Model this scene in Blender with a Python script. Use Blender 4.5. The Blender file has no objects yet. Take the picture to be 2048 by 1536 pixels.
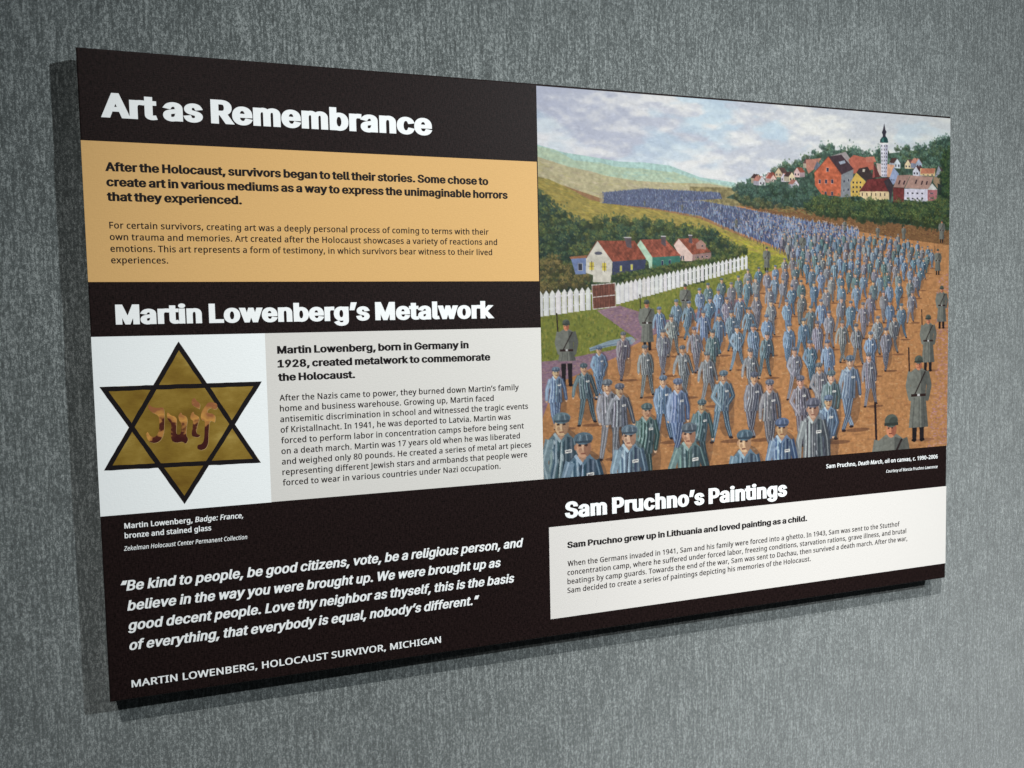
import bpy, math
import numpy as np
from mathutils import Vector, Matrix

# ---------------------------------------------------------------------------
# camera, world, lamps, exposure
# ---------------------------------------------------------------------------
scene = bpy.context.scene
W, H = 1.025, 0.610                    # the panel
BASE = 1.20                            # height of its lower edge above the floor
OUT = 0.032                            # panel face stands this far off the wall
TOP = BASE + H

cam_data = bpy.data.cameras.new('camera')
cam_data.sensor_width = 36.0
cam_data.lens = 30.31
cam_data.clip_start = 0.01
cam_data.clip_end = 50.0
cam = bpy.data.objects.new('camera', cam_data)
scene.collection.objects.link(cam)
# rows: camera right, up, back in world axes (x right, y into the wall, z up)
right = Vector((0.94235, -0.33396, -0.02107))
up = Vector((0.04127, 0.05351, 0.99771))
back = Vector((-0.33207, -0.94107, 0.06421))
m = Matrix((right, up, back)).transposed().to_4x4()
m.translation = Vector((0.1007, -0.8833, TOP - 0.2630))
cam.matrix_world = m
scene.camera = cam

scene.view_settings.view_transform = 'Standard'
scene.view_settings.look = 'None'
scene.view_settings.exposure = 0.0
scene.view_settings.gamma = 1.0

world = bpy.data.worlds.new('World')
scene.world = world
world.use_nodes = True
bg = world.node_tree.nodes['Background']
bg.inputs['Color'].default_value = (0.86, 0.95, 1.0, 1)
bg.inputs['Strength'].default_value = 0.032          # light scattered about the dim gallery


def spot(name, loc, aim, watts, cone, blend, radius, col):
    d = bpy.data.lights.new(name, 'SPOT')
    d.energy = watts
    d.spot_size = math.radians(cone)
    d.spot_blend = blend
    d.shadow_soft_size = radius
    d.color = col
    o = bpy.data.objects.new(name, d)
    scene.collection.objects.link(o)
    o.location = loc
    o.rotation_euler = (Vector(aim) - Vector(loc)).to_track_quat('-Z', 'Y').to_euler()
    return o


# gallery track heads above the visitor and one lamp off to the right
spot('track_spotlight', (-0.30, -1.55, BASE + 1.70), (0.66, 0.0, BASE - 0.18), 172, 47, 1.0, 0.012, (1.0, 0.985, 0.96))
spot('track_spotlight', (0.62, -1.42, BASE + 1.72), (1.20, 0.0, BASE + 0.02), 68, 50, 1.0, 0.012, (1.0, 0.985, 0.96))
spot('track_spotlight', (0.55, -2.40, BASE + 1.45), (0.98, 0.0, BASE - 0.62), 150, 34, 1.0, 0.012, (1.0, 0.985, 0.97))
spot('side_spotlight', (1.20, -1.40, BASE + 0.98), (0.30, 0.0, BASE + 0.15), 84, 110, 1.0, 0.02, (0.93, 0.98, 1.0))

# ---------------------------------------------------------------------------
# helpers
# ---------------------------------------------------------------------------
COL = scene.collection


def link(name, me, mat, parent=None):
    o = bpy.data.objects.new(name, me)
    COL.objects.link(o)
    if mat:
        me.materials.append(mat)
    if parent:
        o.parent = parent
    return o


def mesh(name, verts, faces):
    me = bpy.data.meshes.new(name)
    me.from_pydata(verts, [], faces)
    me.update()
    return me


def new_mat(name):
    mt = bpy.data.materials.new(name)
    mt.use_nodes = True
    nt = mt.node_tree
    return mt, nt, nt.nodes, nt.links, nt.nodes['Principled BSDF']


def noise(nt, coord, scale, detail=2.0, rough=0.5, stretch=(1, 1, 1)):
    mp = nt.nodes.new('ShaderNodeMapping')
    mp.inputs['Scale'].default_value = stretch
    nt.links.new(coord, mp.inputs['Vector'])
    n = nt.nodes.new('ShaderNodeTexNoise')
    n.inputs['Scale'].default_value = scale
    n.inputs['Detail'].default_value = detail
    n.inputs['Roughness'].default_value = rough
    nt.links.new(mp.outputs['Vector'], n.inputs['Vector'])
    return n.outputs['Fac']


def math_node(nt, op, a, b=None, c=None):
    n = nt.nodes.new('ShaderNodeMath')
    n.operation = op
    for i, v in enumerate((a, b, c)):
        if v is None:
            continue
        if isinstance(v, (int, float)):
            n.inputs[i].default_value = v
        else:
            nt.links.new(v, n.inputs[i])
    return n.outputs[0]


def ramp(nt, fac, stops):
    r = nt.nodes.new('ShaderNodeValToRGB')
    el = r.color_ramp.elements
    while len(el) < len(stops):
        el.new(0.5)
    for e, (p, c) in zip(el, stops):
        e.position = p
        e.color = (*c, 1)
    nt.links.new(fac, r.inputs['Fac'])
    return r.outputs['Color']


def print_finish(nt, bsdf, coord, strength=0.22):
    """woven satin print: fine threads, mostly horizontal"""
    a = noise(nt, coord, 900, 2, .6, (.35, 1, 1.2))
    b = noise(nt, coord, 700, 2, .6, (1.4, 1, .3))
    s = math_node(nt, 'ADD', a, b)
    bump = nt.nodes.new('ShaderNodeBump')
    bump.inputs['Strength'].default_value = strength
    bump.inputs['Distance'].default_value = 0.0006
    nt.links.new(s, bump.inputs['Height'])
    nt.links.new(bump.outputs['Normal'], bsdf.inputs['Normal'])
    bsdf.inputs['Roughness'].default_value = 0.48
    bsdf.inputs['Specular IOR Level'].default_value = 0.09
    return s


def ink(name, rgb, vary=0.05):
    mt, nt, nd, lk, b = new_mat(name)
    co = nd.new('ShaderNodeTexCoord').outputs['Object']
    s = print_finish(nt, b, co)
    lo = tuple(max(0, c * (1 - vary)) for c in rgb)
    hi = tuple(min(1, c * (1 + vary)) for c in rgb)
    lk.new(ramp(nt, math_node(nt, 'MULTIPLY', s, .5), [(.35, lo), (.65, hi)]), b.inputs['Base Color'])
    return mt


BLACK = ink('black ink', (0.0112, 0.0062, 0.0060), .8)
TAN = ink('tan ink', (0.62, 0.385, 0.152), .03)
GREY = ink('warm grey ink', (0.625, 0.615, 0.585), .02)
PALE = ink('pale grey ink', (0.64, 0.625, 0.60), .02)
WHITE = ink('white ink', (0.80, 0.84, 0.845), .02)
LETTER_WHITE = ink('white lettering', (0.82, 0.85, 0.855), .01)
LETTER_BLACK = ink('black lettering', (0.010, 0.008, 0.009), .2)
LETTER_DARK = ink('dark brown lettering', (0.016, 0.010, 0.010), .2)

# ---------------------------------------------------------------------------
# the wall: grey felted fabric
# ---------------------------------------------------------------------------
mt, nt, nd, lk, b = new_mat('grey fabric wallcovering')
co = nd.new('ShaderNodeTexCoord').outputs['Object']
fib = noise(nt, co, 430, 4, .72, (1.0, 1, .55))
fin = noise(nt, co, 1150, 3, .7, (1.0, 1, .7))
rib = noise(nt, co, 480, 2, .6, (1.0, 1, .07))
mot = noise(nt, co, 7, 3, .6)
mot2 = noise(nt, co, 38, 3, .6, (1.0, 1, .7))
v = math_node(nt, 'MULTIPLY', fib, .42)
v = math_node(nt, 'MULTIPLY_ADD', fin, .45, v)
v = math_node(nt, 'MULTIPLY_ADD', rib, .20, v)
v = math_node(nt, 'MULTIPLY_ADD', mot, .05, v)
v = math_node(nt, 'MULTIPLY_ADD', mot2, .04, v)
lk.new(ramp(nt, v, [(.44, (.010, .013, .012)), (.53, (.038, .049, .047)), (.585, (.076, .092, .090)), (.67, (.27, .30, .295))]), b.inputs['Base Color'])
bump = nd.new('ShaderNodeBump')
bump.inputs['Strength'].default_value = 0.55
bump.inputs['Distance'].default_value = 0.0014
lk.new(v, bump.inputs['Height'])
lk.new(bump.outputs['Normal'], b.inputs['Normal'])
b.inputs['Roughness'].default_value = 0.95
b.inputs['Specular IOR Level'].default_value = 0.1
b.inputs['Sheen Weight'].default_value = 1.0
b.inputs['Sheen Roughness'].default_value = 0.62
b.inputs['Sheen Tint'].default_value = (.93, .98, 1, 1)
WALLMAT = mt
x0, x1, z0, z1 = -1.6, 2.9, 0.0, 3.2
me = mesh('wall', [(x, y, z) for y in (OUT, OUT + .12) for x in (x0, x1) for z in (z0, z1)],
          [(0, 2, 3, 1), (4, 5, 7, 6), (0, 1, 5, 4), (2, 6, 7, 3), (1, 3, 7, 5), (0, 4, 6, 2)])
wall = link('wall', me, WALLMAT)
wall['kind'] = 'structure'
wall['label'] = 'grey felted fabric wall behind the exhibition panel'

# ---------------------------------------------------------------------------
# the panel: everything below is measured in mm on its face, from the top left
# ---------------------------------------------------------------------------
panel = bpy.data.objects.new('exhibition_panel', None)
COL.objects.link(panel)
panel.location = (0, 0, BASE)
panel['label'] = 'wide black exhibition text panel with tan band, star badge picture and printed painting'
panel['category'] = 'exhibition panel'


def P(x, v, lift=0.0):
    """mm on the face -> panel coordinates"""
    return (x / 1000.0, -lift / 1000.0, H - v / 1000.0)


# board with softly rounded edges: lofted rings from the back to the face
def board_mesh():
    t, r = 0.021, 0.0016
    rings = [(0.0, t), (0.0, r)] + [(r - r * math.cos(a), r - r * math.sin(a)) for a in (.4, .8, 1.2, math.pi / 2)]
    vs, fs = [], []
    for inset, y in rings:
        vs += [(inset, y, inset), (W - inset, y, inset), (W - inset, y, H - inset), (inset, y, H - inset)]
    n = len(rings)
    for k in range(n - 1):
        for i in range(4):
            j = (i + 1) % 4
            fs.append((k * 4 + i, k * 4 + j, k * 4 + 4 + j, k * 4 + 4 + i))
    fs.append((0, 3, 2, 1))
    fs.append(tuple(range((n - 1) * 4, n * 4)))
    return mesh('board', vs, fs)


link('board', board_mesh(), BLACK, panel)
mt, nt, nd, lk, b = new_mat('painted wood')
b.inputs['Base Color'].default_value = (.02, .018, .017, 1)
b.inputs['Roughness'].default_value = .7
WOOD = mt


def box(name, a, c, mat, parent):
    v = [(x, y, z) for x in (a[0], c[0]) for y in (a[1], c[1]) for z in (a[2], c[2])]
    return link(name, mesh(name, v, [(0, 1, 3, 2), (4, 6, 7, 5), (0, 4, 5, 1), (2, 3, 7, 6), (0, 2, 6, 4), (1, 5, 7, 3)]), mat, parent)


box('hanging_batten', (.06, .0205, H - .11), (W - .06, OUT - .0005, H - .05), WOOD, panel)
box('hanging_batten', (.06, .0205, .05), (W - .06, OUT - .0005, .11), WOOD, panel)


def sheet(name, x0, v0, x1, v1, mat, lift, parent=panel):
    return link(name, mesh(name, [P(x0, v1, lift), P(x1, v1, lift), P(x1, v0, lift), P(x0, v0, lift)], [(0, 1, 2, 3)]), mat, parent)


E1 = 1.4
intro_area = sheet('tan_text_area', .3, 83.3, 446.2, 212.0, TAN, .12)
intro_area['label'] = 'tan printed band with the introduction'
story_area = sheet('grey_text_area', 155.3, 262.6, 447.2, 430.6, GREY, .12)
painter_area = sheet('pale_text_area', 452.5, 485.3, W * 1000 - .3, 590.0, PALE, .12)

# --- lettering -------------------------------------------------------------
import os
FDIR = bpy.utils.system_resource('DATAFILES', path='fonts') or ''
def get_font(fn):
    p = os.path.join(FDIR, fn)
    try:
        return bpy.data.fonts.load(p)
    except Exception:
        return None
GROTESK = get_font('Inter.woff2')
HUMANIST = get_font('NotoSansHebrew-Regular.woff2')

STYLES = {   # font, how far the strokes spread sideways and upwards (em), slant, letter and word spacing, curve steps
    'black': (GROTESK, (.052, .025), 0, 1.07, .6, 5), 'heavy': (GROTESK, (.045, .021), 0, 1.05, .6, 3),
    'bolditalic': (GROTESK, (.030, .014), .21, 1.04, .8, 4),
    'book': (HUMANIST, (.018, .011), 0, 1.06, .9, 2), 'bold': (HUMANIST, (.026, .014), 0, 1.05, .95, 2),
    'italic': (HUMANIST, (.013, .008), .2, 1.04, .95, 2), 'capitals': (HUMANIST, (.022, .013), 0, 1.05, .95, 3),
    'boldslant': (HUMANIST, (.026, .014), .2, 1.05, .95, 2)}

BLOCKS = [
    # name, parent area, material, style, cap height mm, [(text, x0, x1, baseline)...]
    ('title_lettering', None, LETTER_WHITE, 'black', 22.5, [('Art as Remembrance', 18.2, 330.6, 61.6)]),
    ('introduction_lettering', 'intro', LETTER_BLACK, 'heavy', 8.2, [
        ('After the Holocaust, survivors began to tell their stories. Some chose to', 19.4, 390.4, 110.3),
        ('create art in various mediums as a way to express the unimaginable horrors', 19.8, 412.0, 124.1),
        ('that they experienced.', 19.7, 138.8, 137.5)]),
    ('paragraph_lettering', 'intro', LETTER_DARK, 'book', 6.1, [
        ('For certain survivors, creating art was a deeply personal process of coming to terms with their', 20.5, 389.5, 162.7),
        ('own trauma and memories. Art created after the Holocaust showcases a variety of reactions and', 20.4, 398.8, 173.4),
        ('emotions. This art represents a form of testimony, in which survivors bear witness to their lived', 20.4, 392.9, 184.2),
        ('experiences.', 20.5, 69.8, 194.8)]),
    ('heading_lettering', None, LETTER_WHITE, 'black', 18.6, [('Martin Lowenberg\u2019s Metalwork', 21.9, 393.8, 251.6)]),
    ('introduction_lettering', 'story', LETTER_BLACK, 'heavy', 7.7, [
        ('Martin Lowenberg, born in Germany in', 166.4, 364.2, 283.1),
        ('1928, created metalwork to commemorate', 166.3, 388.3, 296.8),
        ('the Holocaust.', 166.3, 242.6, 310.2)]),
    ('paragraph_lettering', 'story', LETTER_DARK, 'book', 6.1, [
        ('After the Nazis came to power, they burned down Martin\u2019s family', 166.8, 420.1, 330.0),
        ('home and business warehouse. Growing up, Martin faced', 166.9, 391.0, 340.6),
        ('antisemitic discrimination in school and witnessed the tragic events', 166.8, 430.4, 351.3),
        ('of Kristallnacht. In 1941, he was deported to Latvia. Martin was', 166.8, 410.0, 361.9),
        ('forced to perform labor in concentration camps before being sent', 166.9, 425.1, 372.6),
        ('on a death march. Martin was 17 years old when he was liberated', 166.8, 420.2, 383.3),
        ('and weighed only 80 pounds. He created a series of metal art pieces', 166.8, 433.2, 393.9),
        ('representing different Jewish stars and armbands that people were', 167.0, 428.4, 404.5),
        ('forced to wear in various countries under Nazi occupation.', 166.9, 397.1, 415.1)]),
    ('caption_lettering', None, LETTER_WHITE, 'bold', 5.2, [
        ('Martin Lowenberg,', 20.4, 81.0, 444.3), ('bronze and stained glass', 20.2, 97.7, 453.6)]),
    ('caption_lettering', None, LETTER_WHITE, 'boldslant', 5.2, [('Badge: France,', 83.2, 127.9, 444.1)]),
    ('credit_lettering', None, LETTER_WHITE, 'italic', 4.3, [('Zekelman Holocaust Center Permanent Collection', 19.0, 130.9, 465.5)]),
    ('quotation_lettering', None, LETTER_WHITE, 'bolditalic', 9.9, [
        ('\u201cBe kind to people, be good citizens, vote, be a religious person, and', 14.5, 421.7, 504.0),
        ('believe in the way you were brought up. We were brought up as', 19.2, 394.9, 523.4),
        ('good decent people. Love thy neighbor as thyself, this is the basis', 19.0, 410.2, 542.6),
        ('of everything, that everybody is equal, nobody\u2019s different.\u201d', 19.4, 369.5, 561.9)]),
    ('signature_lettering', None, LETTER_WHITE, 'capitals', 7.1, [('MARTIN LOWENBERG, HOLOCAUST SURVIVOR, MICHIGAN', 19.7, 325.2, 598.4)]),
    ('heading_lettering', None, LETTER_WHITE, 'black', 18.8, [('Sam Pruchno\u2019s Paintings', 472.0, 770.3, 477.2)]),
    ('introduction_lettering', 'painter', LETTER_BLACK, 'heavy', 7.2, [('Sam Pruchno grew up in Lithuania and loved painting as a child.', 474.1, 800.3, 511.2)]),
    ('paragraph_lettering', 'painter', LETTER_DARK, 'book', 6.1, [
        ('When the Germans invaded in 1941, Sam and his family were forced into a ghetto. In 1943, Sam was sent to the Stutthof', 474.2, 946.4, 532.0),
        ('concentration camp, where he suffered under forced labor, freezing conditions, starvation rations, grave illness, and brutal', 473.8, 957.3, 542.3),
        ('beatings by camp guards. Towards the end of the war, Sam was sent to Dachau, then survived a death march. After the war,', 473.7, 959.3, 552.5),
        ('Sam decided to create a series of paintings depicting his memories of the Holocaust.', 473.5, 805.8, 562.7)]),
    ('caption_lettering', None, LETTER_WHITE, 'bold', 5.2, [
        ('Sam Pruchno,', 829.1, 876.0, 446.9)]),
    ('caption_lettering', None, LETTER_WHITE, 'bold', 5.2, [(', oil on canvas, c. 1990\u20132006', 917.5, 1009.2, 446.9)]),
    ('caption_lettering', None, LETTER_WHITE, 'boldslant', 5.2, [('Death March', 878.5, 917.0, 446.9)]),
    ('credit_lettering', None, LETTER_WHITE, 'italic', 3.9, [('Courtesy of Marcia Pruchno Lawrence', 923.7, 1009.2, 459.7)]),
]
AREAS = {None: panel, 'intro': intro_area, 'story': story_area, 'painter': painter_area}

tmp = []


def text_object(txt, style):
    font, spread, shear, space, word, res = STYLES[style]
    c = bpy.data.curves.new('t', 'FONT')
    c.body = txt
    if font:
        c.font = font
    c.size = 1.0
    c.shear = shear
    c.space_character = space
    c.space_word = word
    o = bpy.data.objects.new('t', c)
    COL.objects.link(o)
    tmp.append(o)
    return o


jobs = [(blk, [text_object(l[0], blk[3]) for l in blk[5]], text_object('H', blk[3])) for blk in BLOCKS]
bpy.context.view_layer.update()
dg = bpy.context.evaluated_depsgraph_get()
from mathutils.geometry import delaunay_2d_cdt


def outlines(o, style):
    """closed contours of a line of type, spread to its weight"""
    sx, sy = STYLES[style][1]
    res = STYLES[style][5]
    out = []
    for sp in o.evaluated_get(dg).to_curve(dg).splines:
        bp = sp.bezier_points
        pts = []
        n = len(bp)
        for i in range(n):
            p, q = bp[i], bp[(i + 1) % n]
            a, b_, c_, d_ = [np.array((v.x, v.y)) for v in (p.co, p.handle_right, q.handle_left, q.co)]
            chord = np.linalg.norm(d_ - a)
            straight = abs((b_ - a)[0] * (d_ - a)[1] - (b_ - a)[1] * (d_ - a)[0]) + abs((c_ - a)[0] * (d_ - a)[1] - (c_ - a)[1] * (d_ - a)[0]) < 1e-3 * max(chord, 1e-6)
            for k in range(1 if straight else res):
                t = k / res
                pts.append(a * (1 - t) ** 3 + 3 * b_ * t * (1 - t) ** 2 + 3 * c_ * t * t * (1 - t) + d_ * t ** 3)
        cl = [pts[0]]
        for p in pts[1:]:
            if np.linalg.norm(p - cl[-1]) > 1e-4:
                cl.append(p)
        if np.linalg.norm(cl[0] - cl[-1]) < 1e-4:
            cl.pop()
        if len(cl) > 2:
            out.append(np.array(cl))
    o.to_curve_clear()
    # the outermost contour tells which way round solid shapes run
    area = lambda p: .5 * float(np.sum(p[:, 0] * np.roll(p[:, 1], -1) - np.roll(p[:, 0], -1) * p[:, 1]))
    big = max(out, key=lambda p: abs(area(p)))
    if area(big) < 0:
        out = [p[::-1] for p in out]
    res_ = []
    for p in out:
        d = np.roll(p, -1, 0) - p
        l = np.linalg.norm(d, axis=1)[:, None]
        nrm = np.stack([d[:, 1], -d[:, 0]], 1) / l
        n0 = np.roll(nrm, 1, 0)
        mit = n0 + nrm
        k = np.sum(mit * nrm, 1)[:, None]
        mit = mit / np.maximum(k, .45)
        res_.append((p + mit * np.array((sx, sy)), 1 if area(p) > 0 else -1))
    return res_


def fill(contours):
    """triangulate all contours together and keep what they wind around"""
    co, edges = [], []
    for p, s in contours:
        n0, n = len(co), len(p)
        co += [Vector((float(x), float(y))) for x, y in p]
        edges += [(n0 + i, n0 + (i + 1) % n) for i in range(n)]
    v, e, f, ov, oe, of = delaunay_2d_cdt(co, edges, [], 0, 1e-6)
    v = np.array([(q[0], q[1]) for q in v])
    f = np.array(f)
    c = v[f].mean(1)
    wind = np.zeros(len(f), int)
    for p, s in contours:
        lo, hi = p.min(0), p.max(0)
        idx = np.nonzero((c[:, 0] > lo[0]) & (c[:, 0] < hi[0]) & (c[:, 1] > lo[1]) & (c[:, 1] < hi[1]))[0]
        if not len(idx):
            continue
        q = np.roll(p, -1, 0)
        X, Y = c[idx, 0][:, None], c[idx, 1][:, None]
        side = (q[:, 0] - p[:, 0]) * (Y - p[:, 1]) - (X - p[:, 0]) * (q[:, 1] - p[:, 1])
        upw = (p[:, 1] <= Y) & (q[:, 1] > Y) & (side > 0)
        dnw = (p[:, 1] > Y) & (q[:, 1] <= Y) & (side < 0)
        wind[idx] += upw.sum(1) - dnw.sum(1)
    return v, [tuple(int(i) for i in t) for t in f[wind > 0]]


for (name, area, mat, style, cap, lines), obs, ho in jobs:
    hc = np.concatenate([c for c, s in outlines(ho, style)])
    hb, ht = hc[:, 1].min(), hc[:, 1].max()
    ks = cap / (ht - hb)
    V, F = [], []
    for (txt, xa, xb, base), o in zip(lines, obs):
        v, f = fill(outlines(o, style))
        lo, hi = v[:, 0].min(), v[:, 0].max()
        n0 = len(V)
        X = xa + (v[:, 0] - lo) * (xb - xa) / (hi - lo)
        Y = base - (v[:, 1] - hb) * ks
        V += [P(x, y, .22) for x, y in zip(X, Y)]
        F += [tuple(i + n0 for i in q) for q in f]
    link(name, mesh(name, V, F), mat, AREAS[area])
for o in tmp:
    c = o.data
    bpy.data.objects.remove(o)
    bpy.data.curves.remove(c)

# --- the star badge picture ------------------------------------------------
badge = sheet('badge_picture', .3, 262.6, 155.3, 430.9, WHITE, .12)
badge['label'] = 'white printed picture of a golden six-pointed star badge'
mt, nt, nd, lk, b = new_mat('printed bronze')
co = nd.new('ShaderNodeTexCoord').outputs['Object']
print_finish(nt, b, co)
n = noise(nt, co, 22, 4, .6, (1, 1, 1.6))
lk.new(ramp(nt, n, [(.30, (.135, .075, .012)), (.48, (.20, .125, .020)), (.58, (.245, .160, .030)), (.72, (.34, .245, .062))]), b.inputs['Base Color'])
GOLD = mt
mt, nt, nd, lk, b = new_mat('printed coppery glass')
co = nd.new('ShaderNodeTexCoord').outputs['Object']
print_finish(nt, b, co)
n = noise(nt, co, 46, 3, .6, (.8, 1, 1.1))
sep = nd.new('ShaderNodeSeparateXYZ')
lk.new(co, sep.inputs[0])
zz = math_node(nt, 'MULTIPLY_ADD', sep.outputs['Z'], 14.0, -14.0 * (H - .352))
n = math_node(nt, 'ADD', n, zz)
lk.new(ramp(nt, n, [(.33, (.046, .010, .009)), (.46, (.070, .018, .012)), (.50, (.34, .150, .045)), (.60, (.50, .25, .060)), (.76, (.26, .10, .040))]), b.inputs['Base Color'])
COPPER = mt
mt, nt, nd, lk, b = new_mat('pale outline print')
b.inputs['Base Color'].default_value = (.36, .24, .09, 1)
b.inputs['Roughness'].default_value = .5
RIM = mt

A = [(75.7, 268.6), (146.8, 390.4), (5.4, 387.6)]          # upright triangle
B = [(5.2, 309.2), (150.6, 309.9), (74.4, 425.4)]          # inverted triangle


def isect(p, q, r, s):
    d = (q[0] - p[0]) * (s[1] - r[1]) - (q[1] - p[1]) * (s[0] - r[0])
    t = ((r[0] - p[0]) * (s[1] - r[1]) - (r[1] - p[1]) * (s[0] - r[0])) / d
    return (p[0] + (q[0] - p[0]) * t, p[1] + (q[1] - p[1]) * t)


i1 = isect(A[2], A[0], B[0], B[1]); i2 = isect(A[0], A[1], B[0], B[1])
i3 = isect(A[0], A[1], B[1], B[2]); i4 = isect(A[1], A[2], B[1], B[2])
i5 = isect(A[1], A[2], B[2], B[0]); i6 = isect(A[2], A[0], B[2], B[0])


def flat(name, polys, mat, lift, parent):
    V, F = [], []
    for q in polys:
        n0 = len(V)
        V += [P(x, v, lift) for x, v in q]
        a = sum(q[i][0] * q[(i + 1) % len(q)][1] - q[(i + 1) % len(q)][0] * q[i][1] for i in range(len(q)))
        idx = list(range(n0, n0 + len(q)))
        F.append(tuple(idx if a < 0 else idx[::-1]))
    return link(name, mesh(name, V, F), mat, parent)


for tri in ((A[0], i1, i2), (B[1], i2, i3), (A[1], i3, i4), (B[2], i4, i5), (A[2], i5, i6), (B[0], i6, i1)):
    flat('star_point', [tri], GOLD, .20, badge)
flat('star_centre', [(i1, i2, i3, i4, i5, i6)], GOLD, .20, badge)


def inset(tri, d):
    """triangle ring of width d inside tri (list of three quads), with a hand-cut wobble"""
    cxx, cyy = sum(p[0] for p in tri) / 3, sum(p[1] for p in tri) / 3
    lines = []
    for i in range(3):
        p, q = tri[i], tri[(i + 1) % 3]
        dx, dy = q[0] - p[0], q[1] - p[1]
        l = math.hypot(dx, dy)
        nx, ny = -dy / l, dx / l
        if (cxx - p[0]) * nx + (cyy - p[1]) * ny < 0:
            nx, ny = -nx, -ny
        lines.append(((p[0] + nx * d, p[1] + ny * d), (q[0] + nx * d, q[1] + ny * d), (nx, ny)))
    inn = [isect(lines[i - 1][0], lines[i - 1][1], lines[i][0], lines[i][1]) for i in range(3)]
    out = []
    r = np.random.RandomState(int(d * 100) + int(cxx))
    for i in range(3):
        j = (i + 1) % 3
        n = lines[i][2]
        N = 22
        prev = None
        for k in range(N + 1):
            u = k / N
            w = 0 if k in (0, N) else r.normal(0, .16)
            w2 = 0 if k in (0, N) else r.normal(0, .12)
            a = (tri[i][0] + (tri[j][0] - tri[i][0]) * u + n[0] * w, tri[i][1] + (tri[j][1] - tri[i][1]) * u + n[1] * w)
            c = (inn[i][0] + (inn[j][0] - inn[i][0]) * u + n[0] * w2, inn[i][1] + (inn[j][1] - inn[i][1]) * u + n[1] * w2)
            if prev:
                out.append((prev[0], a, c, prev[1]))
            prev = (a, c)
    return out


flat('star_outline', inset(A, 4.3), LETTER_BLACK, .26, badge)
flat('star_outline', inset(B, 4.3), LETTER_BLACK, .30, badge)


def smooth(pts, it=2):
    for _ in range(it):
        q = []
        for i in range(len(pts)):
            a, c = pts[i], pts[(i + 1) % len(pts)]
            q += [(a[0] * .78 + c[0] * .22, a[1] * .78 + c[1] * .22), (a[0] * .22 + c[0] * .78, a[1] * .22 + c[1] * .78)]
        pts = q
    return pts


GLYPHS = [
    [(46.6, 326.7), (48.9, 330), (54.8, 331.5), (59.3, 330.6), (60.3, 335.9), (59.7, 346.9), (58.8, 356.3), (55.5, 362.9), (50.1, 364.9), (45.4, 363), (43.5, 358.8), (43.4, 354.8), (44.7, 353.4), (46.3, 357.3), (49.2, 359), (52.7, 357.7), (54.9, 352.5), (55.5, 343.2), (54.7, 338.3), (48.7, 334.9), (46, 331)],
    [(62.3, 336.8), (63.4, 335.7), (65.8, 339.1), (69.8, 340.2), (70.9, 343.5), (69.8, 354), (70.1, 357.5), (73.4, 358.1), (74.7, 353.1), (75.1, 347.8), (72.9, 344.2), (72.3, 339.7), (75, 336), (75.7, 338.9), (79.6, 340.5), (80.5, 344.6), (79.5, 349.3), (78.4, 358.6), (80.6, 362.9), (78, 367.5), (75.1, 364.6), (69.5, 365.8), (65.3, 363.5), (65, 354.3), (66.2, 347.3), (62.5, 342.4)],
    [(83.3, 340), (86, 335.7), (86.6, 339), (90.6, 341), (91.2, 344), (89.2, 349.8), (87.8, 355.7), (88.6, 358.3), (91.8, 359.7), (89.5, 361.7), (84.1, 360.4), (83.6, 357.2), (85, 350.8), (85.6, 344.9), (83.1, 343.3)],
    [(85, 325.4), (87.8, 322.8), (88.8, 325.5), (92.6, 328.9), (92, 334.6), (88.6, 332.3), (84.8, 329.5)],
    [(92.6, 340.5), (94.2, 335.6), (97.5, 331.3), (99.8, 328.2), (104.3, 328.1), (108.3, 330), (107.9, 334.8), (104.6, 335.4), (102.8, 333.3), (99.3, 334.9), (98.3, 338.4), (102.8, 338.9), (106.2, 341.5), (105.3, 348.4), (101.9, 345.8), (100.2, 347.5), (99, 358.7), (98.4, 368.2), (95.8, 373.1), (91.2, 374.4), (88, 372.3), (88.7, 368.8), (92.6, 368.4), (94.8, 364.4), (95.6, 354.9), (96.4, 345.5), (92.7, 344.7)],
]
for g in GLYPHS:
    g = smooth(g)
    cxx, cyy = sum(p[0] for p in g) / len(g), sum(p[1] for p in g) / len(g)
    flat('letter_edge', [[(p[0] + .35, p[1] + .45) for p in g]], RIM, .24, badge)
    flat('badge_letter', [g], COPPER, .28, badge)

# ---------------------------------------------------------------------------
# the oil painting reproduced on the panel: brushed in code onto a fine grid of
# coloured vertices (flat print), millimetres of the print, origin top left
# ---------------------------------------------------------------------------
PW, PH = 577.5, 428.5
Q = 2.9                                     # brush pixels per mm while painting
CW, CH = int(PW * Q), int(PH * Q)
rs = np.random.RandomState(11)


def vnoise(w, h, cell, seed, octaves=3, sx=1.0):
    r = np.random.RandomState(seed)
    out = np.zeros((h, w), np.float32)
    amp, tot = 1.0, 0.0
    for o in range(octaves):
        gx, gy = max(2, int(w / (cell * sx)) + 2), max(2, int(h / cell) + 2)
        g = r.rand(gy, gx).astype(np.float32)
        xs = np.linspace(0, gx - 1.001, w)
        ys = np.linspace(0, gy - 1.001, h)
        x0, y0 = xs.astype(int), ys.astype(int)
        fx = (xs - x0).astype(np.float32)
        fy = (ys - y0).astype(np.float32)
        fx, fy = fx * fx * (3 - 2 * fx), (fy * fy * (3 - 2 * fy))[:, None]
        a = g[y0][:, x0] * (1 - fx) + g[y0][:, x0 + 1] * fx
        b = g[y0 + 1][:, x0] * (1 - fx) + g[y0 + 1][:, x0 + 1] * fx
        out += amp * (a * (1 - fy) + b * fy)
        tot += amp
        amp *= 0.55
        cell *= 0.5
    return out / tot


CV = np.zeros((CH, CW, 3), np.float32)      # the canvas, display values 0..255
GRAIN = vnoise(CW, CH, 9, 3, 2) - 0.5
SOFT = vnoise(CW, CH, 60, 4, 4) - 0.5


def C3(c):
    return np.array(c, np.float32)


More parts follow.
